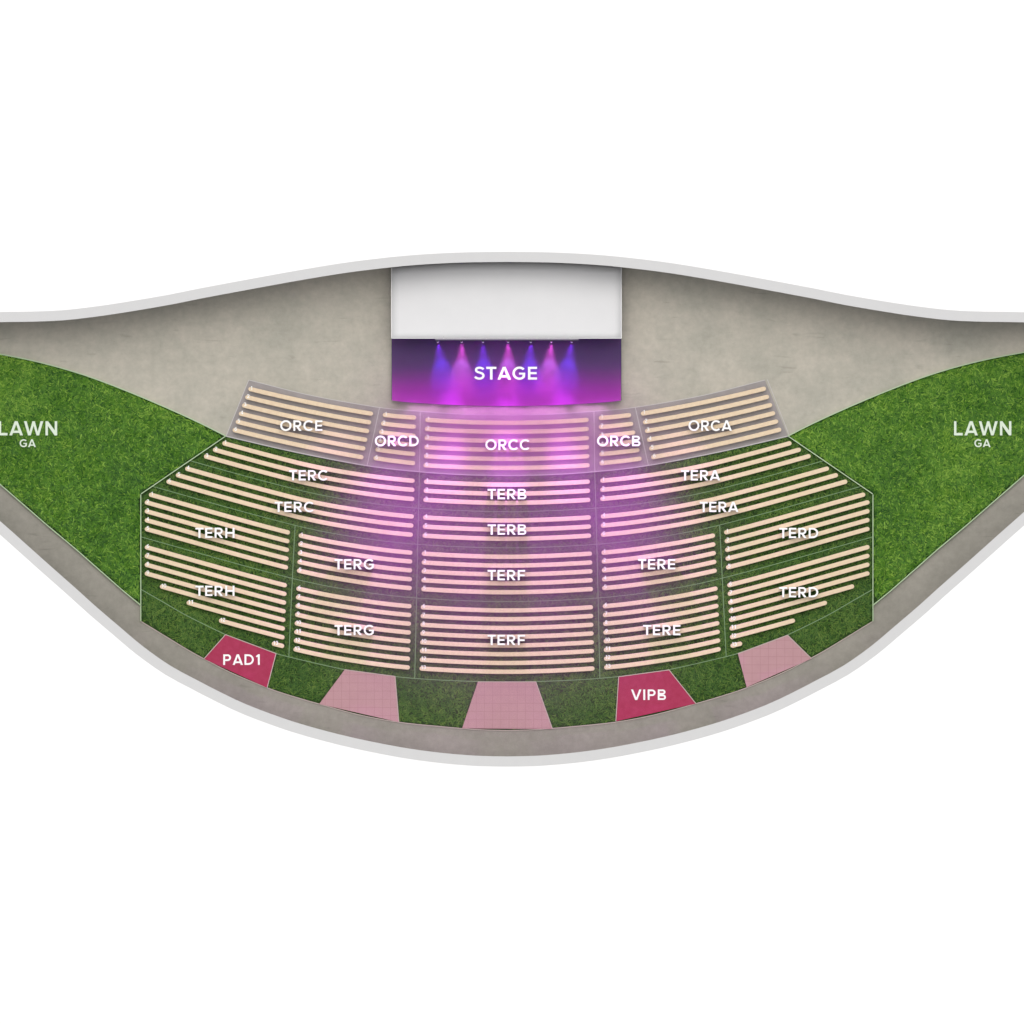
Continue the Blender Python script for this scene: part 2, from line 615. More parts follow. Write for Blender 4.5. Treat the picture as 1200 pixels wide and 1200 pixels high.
# pads along the lower edge
pads_px = {
    'pad1': [(264.3, 743.6), (323.5, 765.8), (313, 806), (239, 772)],
    'pinkA': [(404, 784.7), (463, 792.6), (467.5, 846.3), (374, 825)],
    'pinkB': [(560, 799), (628, 799), (647.5, 854.3), (541.5, 853.6)],
    'vipb': [(725, 793), (784, 785), (815.5, 824.5), (721.7, 845.3)],
    'pinkC': [(864.7, 766.0), (923, 744.3), (951, 771.8), (875, 805.3)],
}
make_grass('terrace_grass', field, 100000, 0.55, 0.085, 0.10, M_GRASS2, 'darker green grass between and below the terrace benches',
           holes=list(pads_px.values()))

# ------------------------------------------------------------------ benches
BW = 0.515
SEAT_Z = 0.85
ORD = ['first', 'second', 'third', 'fourth', 'fifth', 'sixth', 'seventh', 'eighth', 'ninth', 'tenth', 'eleventh', 'twelfth', 'thirteenth']


def capsule(pts, w):
    """outline of a rounded strip round a polyline (metres)"""
    L = offset_open(pts, w / 2)
    Rr = offset_open(pts, -w / 2)

    def cap(c, a0):
        return [(c[0] + w / 2 * math.cos(a0 - math.pi * k / 6), c[1] + w / 2 * math.sin(a0 - math.pi * k / 6)) for k in range(1, 6)]
    a_end = math.atan2(pts[-1][1] - pts[-2][1], pts[-1][0] - pts[-2][0]) + math.pi / 2
    a_st = math.atan2(pts[1][1] - pts[0][1], pts[1][0] - pts[0][0]) - math.pi / 2
    return L + cap(pts[-1], a_end) + list(reversed(Rr)) + cap(pts[0], a_st)


TH = 0.172      # stroke thickness of the capitals (cap height = 1)


def _arc(cx, cy, rx, ry, a0, a1, n=14):
    return [(cx + rx * math.cos(R(a0 + (a1 - a0) * i / n)), cy + ry * math.sin(R(a0 + (a1 - a0) * i / n))) for i in range(n + 1)]


def _rect(x0, y0, x1, y1):
    return ([(x0, y0), (x1, y0), (x1, y1), (x0, y1)], [])


def _bowl(x0, xr, y0, y1, t):
    """D shaped bowl with its counter: straight at the left, round at the right"""
    ry = (y1 - y0) / 2
    rx = min(ry, (xr - x0) * 0.62)
    cx, cy = xr - rx, (y0 + y1) / 2
    return ([(x0, y0)] + _arc(cx, cy, rx, ry, -90, 90) + [(x0, y1)],
            [[(x0 + t, y0 + t)] + _arc(cx, cy, rx - t, ry - t, -90, 90) + [(x0 + t, y1 - t)]])


def _band(pts, t):
    return (ribbon_outline(pts, t), [])


def glyph(ch):
    """list of (outline, holes) and the width, in cap heights"""
    t = TH
    if ch == 'T':
        return [([(0, 1 - t), (0.27, 1 - t), (0.27, 0), (0.27 + t * 1.05, 0), (0.27 + t * 1.05, 1 - t), (0.727, 1 - t), (0.727, 1), (0, 1)], [])], 0.727, 0.01
    if ch == 'E':
        return [([(0, 0), (.65, 0), (.65, t), (t, t), (t, .42), (.62, .42), (.62, .42 + t * .95), (t, .42 + t * .95), (t, 1 - t), (.65, 1 - t), (.65, 1), (0, 1)], [])], 0.65, 0.07
    if ch == 'F':
        return [([(0, 0), (t, 0), (t, .40), (.61, .40), (.61, .40 + t), (t, .40 + t), (t, 1 - t), (.65, 1 - t), (.65, 1), (0, 1)], [])], 0.65, 0.07
    if ch == 'H':
        return [([(0, 0), (t, 0), (t, .41), (.82 - t, .41), (.82 - t, 0), (.82, 0), (.82, 1), (.82 - t, 1), (.82 - t, .41 + t), (t, .41 + t), (t, 1), (0, 1)], [])], 0.82, 0.09
    if ch == 'L':
        return [([(0, 0), (.62, 0), (.62, t), (t, t), (t, 1), (0, 1)], [])], 0.62, 0.06
    if ch == 'I':
        return [_rect(0, 0, t * 1.05, 1)], t * 1.05, 0.1
    if ch == 'N':
        return [([(0, 0), (t, 0), (t, .66), (.64, 0), (.82, 0), (.82, 1), (.82 - t, 1), (.82 - t, .36), (.18, 1), (0, 1)], [])], 0.82, 0.09
    if ch == 'V':
        return [([(0, 1), (.38, 0), (.58, 0), (.96, 1), (.76, 1), (.48, .22), (.20, 1)], [])], 0.96, 0.0
    if ch == 'W':
        return [([(0, 1), (.29, 0), (.48, 0), (.68, .68), (.88, 0), (1.07, 0), (1.36, 1), (1.165, 1), (.965, .27), (.76, 1), (.60, 1), (.395, .27), (.195, 1)], [])], 1.36, 0.0
    if ch == 'A':
        return [([(0, 0), (.20, 0), (.262, .17), (.698, .17), (.76, 0), (.96, 0), (.58, 1), (.38, 1)], [[(.325, .335), (.635, .335), (.48, .78)]])], 0.96, 0.0
    if ch == 'D':
        return [_bowl(0, .86, 0, 1, t)], 0.86, 0.07
    if ch in 'PR':
        out = [_bowl(0, .72, .37, 1, t), _rect(0, 0, t, .37)]
        if ch == 'R':
            out.append(([(.29, .37), (.53, 0), (.745, 0), (.48, .385), (.48, .37)][:4], []))
            out[-1] = ([(.27, .37), (.52, 0), (.745, 0), (.495, .37)], [])
        return out, 0.74, 0.06
    if ch == 'B':
        return [_bowl(0, .70, .51, 1, t * .95), _bowl(0, .745, 0, .51, t * .95)], 0.745, 0.06
    if ch == 'O':
        return [(_arc(.51, .5, .51, .515, 0, 360, 36)[:-1], [_arc(.51, .5, .51 - t, .515 - t, 0, 360, 36)[:-1]])], 1.02, 0.045
    if ch == 'C':
        o = _arc(.50, .5, .50, .515, 42, 318, 26)
        i_ = _arc(.50, .5, .50 - t, .515 - t, 44, 316, 26)
        return [(o + i_[::-1], [])], 0.90, 0.04
    if ch == 'G':
        o = _arc(.50, .5, .50, .515, 42, 322, 26)
        i_ = _arc(.50, .5, .50 - t, .515 - t, 44, 306, 26)
        return [(o + [(.915, .54), (.47, .54), (.47, .39), (.73, .39)] + i_[::-1], [])], 0.93, 0.045
    if ch == 'S':
        c = catmull([(.66, .80), (.55, .885), (.36, .925), (.17, .86), (.135, .70), (.25, .59), (.42, .535), (.60, .44), (.655, .28), (.56, .13), (.36, .075), (.17, .12), (.045, .22)], 0.05)
        return [_band(c, t * .97)], 0.74, 0.04
    if ch == '1':
        return [([(.19, 0), (.19 + t, 0), (.19 + t, 1), (.22, 1), (0, .83), (.09, .71), (.19, .79)], [])], 0.19 + t, 0.05
    if ch == '0':
        return [(_arc(.37, .5, .37, .51, 0, 360, 28)[:-1], [_arc(.37, .5, .37 - t, .51 - t, 0, 360, 28)[:-1]])], 0.74, 0.04
    if ch == '2':
        c = catmull([(.08, .78), (.20, .90), (.38, .92), (.53, .82), (.53, .66), (.40, .47), (.22, .26), (.10, .15)], 0.06)
        return [_band(c, t), _rect(.03, 0, .66, t * .9)], 0.66, 0.05
    if ch == '3':
        c = catmull([(.06, .84), (.22, .91), (.45, .90), (.52, .74), (.42, .57), (.28, .53)], 0.06)
        d = catmull([(.28, .53), (.50, .48), (.58, .30), (.46, .11), (.25, .08), (.05, .16)], 0.06)
        return [_band(c, t), _band(d, t)], 0.66, 0.05
    if ch == '4':
        return [([(.0, .22), (.40, .22), (.40, 0), (.40 + t, 0), (.40 + t, .22), (.70, .22), (.70, .38), (.40 + t, .38), (.40 + t, 1), (.34, 1), (.0, .36)], [[(.17, .38), (.40, .38), (.40, .76)]])], 0.70, 0.04
    if ch == '5':
        c = catmull([(.16, .58), (.36, .61), (.55, .50), (.56, .27), (.42, .10), (.22, .08), (.05, .17)], 0.06)
        return [_band(c, t), ([(.07, .50), (.24, .60), (.24, 1 - t), (.62, 1 - t), (.62, 1), (.09, 1)], [])], 0.66, 0.05
    if ch == '6':
        return [(_arc(.35, .33, .35, .34, 0, 360, 24)[:-1], [_arc(.35, .33, .35 - t, .34 - t, 0, 360, 24)[:-1]]),
                ([(.005, .40), (.14, .58), (.30, .80), (.60, .84), (.60, 1), (.34, .99), (.10, .80)], [])], 0.70, 0.05
    if ch == '7':
        return [([(0, 1 - t), (.44, 1 - t), (.12, 0), (.33, 0), (.66, .90), (.66, 1), (0, 1)], [])], 0.66, 0.04
    if ch == '8':
        return [(_arc(.34, .265, .34, .275, 0, 360, 24)[:-1], [_arc(.34, .265, .34 - t, .275 - t, 0, 360, 24)[:-1]]),
                (_arc(.34, .77, .29, .235, 0, 360, 24)[:-1], [_arc(.34, .77, .29 - t, .235 - t, 0, 360, 24)[:-1]])], 0.68, 0.05
    if ch == '9':
        g6, w6, s6 = glyph('6')
        fl = lambda q: [(w6 - x, 1 - y) for x, y in q]
        return [(fl(o), [fl(h) for h in hs]) for o, hs in g6], w6, s6
    raise ValueError(ch)


def text_mesh(body, width, height, depth, name='letters'):
    """block lettering: each glyph a solid piece, scaled to the wanted width and cap height (metres), base at z = 0"""
    bm = bmesh.new()
    x = 0.0
    sp = 0.065
    prev = None
    pieces = []
    for ch in body:
        gl, wd, sb = glyph(ch)
        x += sb if prev is not None else 0
        for q, (o, hs) in enumerate(gl):
            pieces.append(([(a + x, b) for a, b in o], [[(a + x, b) for a, b in h] for h in hs], q))
        x += wd + sb + sp
        prev = ch
    W_ = x - sb - sp
    mxx = max(a for o, _, _ in pieces for a, _ in o)
    mnx = min(a for o, _, _ in pieces for a, _ in o)
    kx = width / (mxx - mnx)
    for o, hs, q in pieces:
        zt = depth - 0.003 * q         # overlapping strokes differ a little in height
        edges, walls = [], []
        for lp in [o] + hs:
            v = [bm.verts.new(((a - (mxx + mnx) / 2) * kx, (b - 0.5) * height, zt)) for a, b in lp]
            walls.append(v)
            edges += [bm.edges.new((v[i], v[(i + 1) % len(v)])) for i in range(len(v))]
        res = bmesh.ops.triangle_fill(bm, use_beauty=True, use_dissolve=False, edges=edges)
        for f in res['geom']:
            if isinstance(f, bmesh.types.BMFace):
                f.normal_update()
                if f.normal.z < 0:
                    f.normal_flip()
        for k, v in enumerate(walls):
            sg = area2([(p.co.x, p.co.y) for p in v]) > 0
            outw = sg if k == 0 else not sg
            lo = [bm.verts.new((p.co.x, p.co.y, 0)) for p in v]
            for i in range(len(v)):
                j = (i + 1) % len(v)
                f = (v[i], lo[i], lo[j], v[j])
                # outer loops counter-clockwise face outwards, holes the other way round
                bm.faces.new(f if sg == (k == 0) or True else f)
    me = bpy.data.meshes.new(name)
    bm.to_mesh(me)
    bm.free()
    return me


NUM = {}


def number_mesh(k):
    if k not in NUM:
        m = text_mesh(str(k), (0.15 if k == 1 else 0.30) if k < 10 else 0.56, 0.44, 0.03, 'row_number')
        m.materials.append(M_NUM)
        NUM[k] = m
    return NUM[k]


leg_bm = bmesh.new()
add_box(leg_bm, -0.04, 0.04, -0.18, 0.18, 0.0, SEAT_Z - 0.14)
add_box(leg_bm, -0.07, 0.07, -0.22, 0.22, -0.02, 0.03)
leg_me = bpy.data.meshes.new('leg')
leg_bm.to_mesh(leg_me)
leg_bm.free()
leg_me.materials.append(M_LEG)


def make_bench(px_pts, number, label, group, z=0.0):
    pts = [P(*p) for p in px_pts]
    d0 = Vector(pts[1]) - Vector(pts[0])
    d0.normalize()
    d1 = Vector(pts[-1]) - Vector(pts[-2])
    d1.normalize()
    pts[0] = tuple(Vector(pts[0]) + d0 * BW / 2)
    pts[-1] = tuple(Vector(pts[-1]) - d1 * BW / 2)
    cx = (pts[0][0] + pts[-1][0]) / 2
    cy = (pts[0][1] + pts[-1][1]) / 2
    root = empty('bench', cx, cy, z)
    tag(root, label, 'bench', group)
    bm = bmesh.new()
    out = capsule(pts, BW)
    inn = capsule(pts, BW - 0.08)
    add_prism(bm, out, SEAT_Z - 0.14, SEAT_Z, 0.035, inn)
    finish(bm, 'seat', M_WOOD, root, (-cx, -cy, 0))
    total = sum(math.dist(a, b) for a, b in zip(pts, pts[1:]))
    nl = max(2, int(round(total / 4.5)) + 1)
    for k in range(nl):
        t = 0.03 + 0.94 * k / (nl - 1) if nl > 1 else 0.5
        s = t * total
        for a, b in zip(pts, pts[1:]):
            seg = math.dist(a, b)
            if s <= seg + 1e-6:
                q = s / seg
                lx, ly = a[0] + (b[0] - a[0]) * q, a[1] + (b[1] - a[1]) * q
                lo = link('leg', leg_me, None, root)
                lo.location = (lx - cx, ly - cy, 0)
                lo.rotation_euler = (0, 0, math.atan2(b[1] - a[1], b[0] - a[0]))
                break
            s -= seg
    nm = link('row_number', number_mesh(number), None, root)
    off = 0.12 if number < 10 else 0.22
    nm.location = (pts[0][0] + off - cx, pts[0][1] + 0.17 - 0.25 * off * (px_pts[0][0] < 480) + 0.1 * off * (px_pts[0][0] > 700) - cy, SEAT_Z + 0.002)
    return root


def lerp(a, b, t):
    return a + (b - a) * t


# orchestra blocks: first row and last row (x0, y0, x1, y1, sag), six rows each
ORCH = [
    ('ORCE', (291, 455.4, 437.2, 485.2, 1.6), (272.5, 503.4, 426, 536.2, 1.6), 'far left'),
    ('ORCD', (448.5, 486, 487.7, 489.6, 0.3), (437.6, 536.6, 486.6, 543, 0.4), 'narrow left'),
    ('ORCC', (498.2, 492, 689.8, 492, 3.6), (496.2, 545.2, 691, 545.2, 3.2), 'centre'),
    ('ORCB', (701.5, 490, 739.6, 486.2, 0.3), (702.3, 543, 752, 537.3, 0.4), 'narrow right'),
    ('ORCA', (751, 485, 897.7, 455.0, 1.6), (763, 536.2, 915.6, 503.0, 1.6), 'far right'),
]
for name, a, b, where in ORCH:
    for r in range(6):
        t = r / 5
        x0, y0, x1, y1, sg = [lerp(u, v, t) for u, v in zip(a, b)]
        k = 12
        pts = [(lerp(x0, x1, i / k), lerp(y0, y1, i / k) + 4 * sg * (i / k) * (1 - i / k)) for i in range(k + 1)]
        row = 'front row' if r == 0 else ('back row' if r == 5 else ORD[r] + ' row from the stage')
        make_bench(pts, r + 1, f'timber bench on the grey floor, {row} of the block lettered {name}', f'benches of the block lettered {name}', 0.05)


def ter(name, which, cs, lefts, rights, nums, desc):
    n = len(cs)
    for i, c in enumerate(cs):
        xl = lefts[i] if i < len(lefts) else lefts[-1]
        xr = rights[i] if i < len(rights) else rights[-1]
        row = 'front row' if i == 0 else ('back row' if i == n - 1 else ORD[i] + ' row from the stage')
        make_bench(row_curve(c, xl, xr), nums[i], f'{desc} bench on grass, {row} of the {which} block lettered {name}',
                   f'benches of the blocks lettered {name}', 0.03)


cB1 = [568.0, 578.7, 589.4]
cB2 = [610.0, 620.7, 631.4]
cF1 = [652.5 + 10.4 * k for k in range(5)]
cF2 = [715.4 + 10.27 * k for k in range(8)]
L = lambda a, b, n: [lerp(a, b, i / (n - 1)) for i in range(n)]
ter('TERB', 'upper', cB1, L(496.8, 496, 3), L(691.3, 691.8, 3), [1, 2, 3], 'timber')
ter('TERB', 'lower', cB2, L(495.6, 495, 3), L(692.4, 692.8, 3), [4, 5, 6], 'timber')
ter('TERF', 'upper', cF1, L(494.2, 493.6, 5), L(693.8, 695, 5), [1, 2, 3, 4, 5], 'timber')
ter('TERF', 'lower', cF2, L(493, 491.6, 8), L(695, 696.8, 8), list(range(6, 14)), 'timber')
ter('TERC', 'upper', cB1, [260.5, 249.5, 239], L(486, 485.5, 3), [1, 2, 3], 'long timber')
ter('TERC', 'lower', cB2, [217, 206, 195], L(485, 484, 3), [4, 5, 6], 'long timber')
ter('TERA', 'upper', cB1, [703.3], [927.6, 938.5, 950], [1, 2, 3], 'long timber')
ter('TERA', 'lower', cB2, [704.0], [971.5, 982, 993], [4, 5, 6], 'long timber')
ter('TERG', 'upper', cF1, L(350, 348, 5), L(483.4, 482.6, 5), [1, 2, 3, 4, 5], 'timber')
ter('TERG', 'lower', cF2, L(347.2, 343.8, 8), L(482.3, 480.4, 8), list(range(6, 14)), 'timber')
ter('TERE', 'upper', cF1, L(704.7, 705.6, 5), L(837.9, 840, 5), [1, 2, 3, 4, 5], 'timber')
ter('TERE', 'lower', cF2, L(706.2, 708, 8), L(841, 844.6, 8), list(range(6, 14)), 'timber')
ter('TERH', 'upper', cF1, [174.5, 169.6], L(339.8, 337.6, 5), [1, 2, 3, 4, 5], 'timber')
ter('TERH', 'lower', cF2, [169.6, 169.6, 169.6, 169.6, 187.4, 218.6, 256.5, 318.5], L(336.2, 333, 8), list(range(6, 14)), 'timber')
ter('TERD', 'upper', cF1, L(848.6, 850.8, 5), [1014, 1019], [1, 2, 3, 4, 5], 'timber')
ter('TERD', 'lower', cF2, L(852.3, 856, 8), [1019, 1019, 1019, 1019, 1001, 969.2, 931.7, 869.8], list(range(6, 14)), 'timber')


# ------------------------------------------------------------------ lettering
def sign(name, body, x0, x1, y0, y1, z, depth, m, label, cat='sign', parent=None, bold=0.034, group=None):
    W_, H_ = (x1 - x0) * S, (y1 - y0) * S
    me = text_mesh(body, W_, H_, depth, name)
    me.materials.append(m)
    o = link(name, me)
    cx, cy = P((x0 + x1) / 2, (y0 + y1) / 2)
    if parent is not None:
        o.parent = parent
        px_, py_, pz_ = parent.location
        o.location = (cx - px_, cy - py_, z - pz_)
    else:
        o.location = (cx, cy, z)
        tag(o, label, cat, group)
    return o


BT = SEAT_Z + 0.055
LET = [
    ('ORCE', 328.4, 377.8, 492.6, 504.9, 'on the far left orchestra benches'),
    ('ORCD', 439.3, 490.8, 510.6, 522.8, 'on the narrow block left of centre'),
    ('ORCC', 568.8, 620.4, 515, 527.3, 'on the middle benches nearest the stage'),
    ('ORCB', 699.6, 750.4, 510.6, 522.8, 'on the narrow block right of centre'),
    ('ORCA', 806.8, 857.6, 492.6, 504.9, 'on the far right orchestra benches'),
    ('TERC', 338.8, 383.8, 551, 563, 'on the upper left terrace, nearer the stage of the two'),
    ('TERC', 321.8, 367.6, 588, 600, 'on the second left terrace, farther from the stage of the two'),
    ('TERA', 798.2, 844, 551, 563, 'on the upper right terrace, nearer the stage of the two'),
    ('TERA', 820, 865.4, 588, 600, 'on the second right terrace, farther from the stage of the two'),
    ('TERB', 571.4, 616.8, 573, 585, 'on the first centre terrace behind the grey floor'),
    ('TERB', 571.4, 616.8, 614.6, 626.6, 'on the second centre terrace, farther from the stage'),
    ('TERF', 571.4, 615.4, 668, 680, 'on the five row centre terrace'),
    ('TERF', 571.4, 615.4, 744, 756, 'on the eight row centre terrace at the back'),
    ('TERG', 392, 438.2, 655.2, 667.2, 'on the five row terrace left of centre'),
    ('TERG', 392, 438.2, 732.4, 744.4, 'on the eight row terrace left of centre'),
    ('TERH', 229, 274.8, 618.4, 630.4, 'on the five row far left terrace'),
    ('TERH', 229, 274.8, 686.4, 698.4, 'on the back far left terrace with shortened rows'),
    ('TERE', 747.8, 791.4, 655.2, 667.2, 'on the five row terrace right of centre'),
    ('TERE', 753.6, 797.4, 732.4, 744.4, 'on the eight row terrace right of centre'),
    ('TERD', 913.2, 958.9, 618.6, 630.6, 'on the five row far right terrace'),
    ('TERD', 913.2, 958.9, 688, 700, 'on the back far right terrace with shortened rows'),
]
for body, x0, x1, y0, y1, where in LET:
    sign('block_letters', body, x0, x1, y0, y1, BT, 1.15, M_LETTER, f'white letters {body} lying {where}', 'letters', group='white block letters lying on the benches')

for side, sx in (('left', 0.0), ('right', 1.0)):
    x0 = -1.5 if side == 'left' else 1118
    x1 = 67 if side == 'left' else 1185.2
    root = empty('lawn_sign', P((x0 + x1) / 2, 508)[0], P(0, 508)[1], 0.0)
    tag(root, f'white lettering LAWN over smaller GA on the {side} hand lawn', 'letters', 'lawn lettering')
    sign('word', 'LAWN', x0, x1, 493.6, 510.2, 0.46, 0.08, M_LAWNLET, '', parent=root, bold=0.03)
    gx0 = 23 if side == 'left' else 1141.8
    sign('word', 'GA', gx0, gx0 + 19, 514.8, 523.9, 0.46, 0.08, M_LAWNLET, '', parent=root, bold=0.03)

# ------------------------------------------------------------------ pads
PADLAB = {
    'pad1': ('crimson four sided deck lettered PAD1 at the lower left', 'crimson'),
    'vipb': ('crimson four sided deck lettered VIPB right of centre', 'crimson'),
    'pinkA': ('unlettered pink tiled pad between the PAD1 deck and the centre pad', 'pink'),
    'pinkB': ('unlettered pink tiled pad in the centre, behind the last TERF benches', 'pink'),
    'pinkC': ('unlettered pink tiled pad at the lower right, beyond the VIPB deck', 'pink'),
}
for key, px in pads_px.items():
    pts = [P(*p) for p in px]
    cx = sum(p[0] for p in pts) / 4
    cy = sum(p[1] for p in pts) / 4
    lab, kind = PADLAB[key]
    root = empty('viewing_pad', cx, cy, 0.0)
    tag(root, lab, 'pad', 'crimson lettered pads' if kind == 'crimson' else 'pink pads behind the terraces')
    bm = bmesh.new()
    add_prism(bm, pts, 0.0, 0.19)
    finish(bm, 'deck', M_CRIMSON if kind == 'crimson' else M_PINK, root, (-cx, -cy, 0))
    bm = bmesh.new()
    segs = [(0, 1), (1, 2), (3, 0)] if kind == 'crimson' else [(0, 1), (1, 2)]
    for i, j in segs:
        a, b = px[i], px[j]
        ribbon(bm, [a, ((a[0] + b[0]) / 2, (a[1] + b[1]) / 2), b], 0.09, 0.0, 0.21 + 0.004 * i)
    finish(bm, 'edging', M_PADEDGE, root, (-cx, -cy, 0))
    if kind == 'pink':
        bm = bmesh.new()
        xs0, xs1 = min(p[0] for p in px), max(p[0] for p in px)
        ys0, ys1 = min(p[1] for p in px), max(p[1] for p in px)

        def clip(a, b, horizontal, v):
            hit = []
            for i in range(4):
                p, q = px[i], px[(i + 1) % 4]
                c0, c1 = (p[1], q[1]) if horizontal else (p[0], q[0])
                if (c0 - v) * (c1 - v) < 0:
                    t = (v - c0) / (c1 - c0)
                    hit.append(p[0] + (q[0] - p[0]) * t if horizontal else p[1] + (q[1] - p[1]) * t)
            return sorted(hit)[:2] if len(hit) >= 2 else None
        v = xs0 + 7
        while v < xs1:
            h = clip(0, 0, False, v)
            if h:
                ribbon(bm, [(v, h[0]), (v, (h[0] + h[1]) / 2), (v, h[1])], 0.035, 0.15, 0.194)
            v += 9.6
        v = ys0 + 6
        while v < ys1:
            h = clip(0, 0, True, v)
            if h:
                ribbon(bm, [(h[0], v), ((h[0] + h[1]) / 2, v), (h[1], v)], 0.035, 0.15, 0.1925)
            v += 9.6
        finish(bm, 'tile_joints', M_JOINT, root, (-cx, -cy, 0))
    if key == 'pad1':
        sign('word', 'PAD1', 261.6, 304.4, 766.8, 779.2, 0.19, 0.03, M_LETTER, '', parent=root)
    if key == 'vipb':
        sign('word', 'VIPB', 739.4, 780.4, 808, 820.2, 0.19, 0.03, M_LETTER, '', parent=root)

# ------------------------------------------------------------------ stage
SX0, SX1 = P(458.7, 0)[0], P(728.3, 0)[0]
SYF = P(0, 396.5)[1]                # front edge of the roof
scx = (SX0 + SX1) / 2
stage = empty('stage', scx, 20.0, 0.0)
tag(stage, 'covered concert stage with flat light grey roof and purple lit curved deck', 'stage')
so_ = (-scx, -20.0, 0)
DECK_Z, ROOF_Z = 0.9, 5.3

bm = bmesh.new()
front = [(x, 470 + 6.2 * (1 - ((x - 593.5) / 135) ** 2)) for x in np.linspace(458.9, 728.1, 25)]
front[0] = (458.9, 469)
front[-1] = (728.1, 469)
dk = [P(458.9, 330)] + [P(*p) for p in front] + [P(728.1, 330)]
add_prism(bm, dk, 0.0, DECK_Z)
finish(bm, 'deck', M_DECK, stage, so_)

# roof: very shallow vault following the wall line at the back
bm = bmesh.new()
nx_, ny_ = 28, 10


def top_y(px):
    xs = [p[0] for p in top]
    ys = [p[1] for p in top]
    return float(np.interp(px, xs, ys))


grid = []
for i in range(nx_ + 1):
    px = lerp(458.7, 728.3, i / nx_)
    yb = P(0, top_y(px) + 0.6)[1]
    col = []
    for j in range(ny_ + 1):
        y = lerp(SYF, yb, j / ny_)
        u = (i / nx_) * 2 - 1
        z = ROOF_Z - 0.5 * abs(u) ** 2.5 - 2.4 * (j / ny_)
        col.append((P(px, 0)[0], y, z))
    grid.append(col)
T_ = [[bm.verts.new(c) for c in col] for col in grid]
B_ = [[bm.verts.new((c[0], c[1], c[2] - 0.25)) for c in col] for col in grid]
for i in range(nx_):
    for j in range(ny_):
        bm.faces.new((T_[i][j], T_[i + 1][j], T_[i + 1][j + 1], T_[i][j + 1]))
        bm.faces.new((B_[i][j], B_[i][j + 1], B_[i + 1][j + 1], B_[i + 1][j]))
for i in range(nx_):
    bm.faces.new((T_[i][0], B_[i][0], B_[i + 1][0], T_[i + 1][0]))
    bm.faces.new((T_[i][ny_], T_[i + 1][ny_], B_[i + 1][ny_], B_[i][ny_]))
for j in range(ny_):
    bm.faces.new((T_[0][j], T_[0][j + 1], B_[0][j + 1], B_[0][j]))
    bm.faces.new((T_[nx_][j], B_[nx_][j], B_[nx_][j + 1], T_[nx_][j + 1]))
roof = finish(bm, 'roof', M_ROOF, stage, so_, smooth=False)
for p in roof.data.polygons:
    p.use_smooth = p.normal.z > 0.5
# fascia: a thin bright metal edge on three sides
bm = bmesh.new()
for i in range(nx_):
    a, b = grid[i][0], grid[i + 1][0]
    q = [bm.verts.new((a[0], a[1] - 0.03, a[2] - 0.3)), bm.verts.new((b[0], b[1] - 0.03, b[2] - 0.3)),
         bm.verts.new((b[0], b[1] - 0.03, b[2] + 0.006)), bm.verts.new((a[0], a[1] - 0.03, a[2] + 0.006)),
         bm.verts.new((a[0], a[1] + 0.05, a[2] + 0.006)), bm.verts.new((b[0], b[1] + 0.05, b[2] + 0.006))]
    bm.faces.new((q[0], q[1], q[2], q[3]))
    bm.faces.new((q[3], q[2], q[5], q[4]))
for side in (0, nx_):
    sg = -0.03 if side == 0 else 0.03
    for j in range(ny_):
        a, b = grid[side][j], grid[side][j + 1]
        q = [bm.verts.new((a[0] + sg, a[1], a[2] - 0.3)), bm.verts.new((b[0] + sg, b[1], b[2] - 0.3)),
             bm.verts.new((b[0] + sg, b[1], b[2] + 0.006)), bm.verts.new((a[0] + sg, a[1], a[2] + 0.006)),
             bm.verts.new((a[0] - 2 * sg, a[1], a[2] + 0.006)), bm.verts.new((b[0] - 2 * sg, b[1], b[2] + 0.006))]
        bm.faces.new((q[0], q[1], q[2], q[3]))
        bm.faces.new((q[3], q[2], q[5], q[4]))
finish(bm, 'fascia', M_FASCIA, stage, so_)
for sx in (SX0 + 0.06, SX1 - 0.21):
    bm = bmesh.new()
    add_box(bm, sx, sx + 0.15, SYF + 0.1, P(0, 318)[1], 0.0, 2.0)
    finish(bm, 'side_wall', M_SHELL, stage, so_)
bm = bmesh.new()
add_box(bm, SX0 + 0.3, SX1 - 0.3, P(0, 329)[1], P(0, 327.5)[1], DECK_Z - 0.2, 2.0)
finish(bm, 'back_wall', M_SHELL, stage, so_)
for px in (461.2, 725.8):
    bm = bmesh.new()
    x_, y_ = P(px, 398.6)
    bmesh.ops.create_cone(bm, cap_ends=True, segments=14, radius1=0.09, radius2=0.09, depth=3.0)
    bmesh.ops.translate(bm, verts=bm.verts, vec=(x_, y_ + 0.35, DECK_Z + 1.48))
    finish(bm, 'column', M_TRUSS, stage, so_)
ss = empty('stage_sign', *P(592.5, 437.3), DECK_Z)
tag(ss, 'white letters STAGE held up on thin posts above the stage deck', 'letters')
sign('word', 'STAGE', 555.6, 629.4, 429.8, 444.8, 4.1, 0.12, M_LETTER, '', parent=ss)
for px in (561.5, 579.0, 592.5, 607.0, 621.2):
    bm = bmesh.new()
    bmesh.ops.create_cone(bm, cap_ends=True, segments=8, radius1=0.04, radius2=0.04, depth=4.1 - DECK_Z)
    x_, y_ = P(px, 430.8 if px != 607.0 else 431.2)
    bmesh.ops.translate(bm, verts=bm.verts, vec=(x_ - ss.location.x, y_ - ss.location.y, (4.1 - DECK_Z) / 2))
    finish(bm, 'post', M_TRUSS, ss)

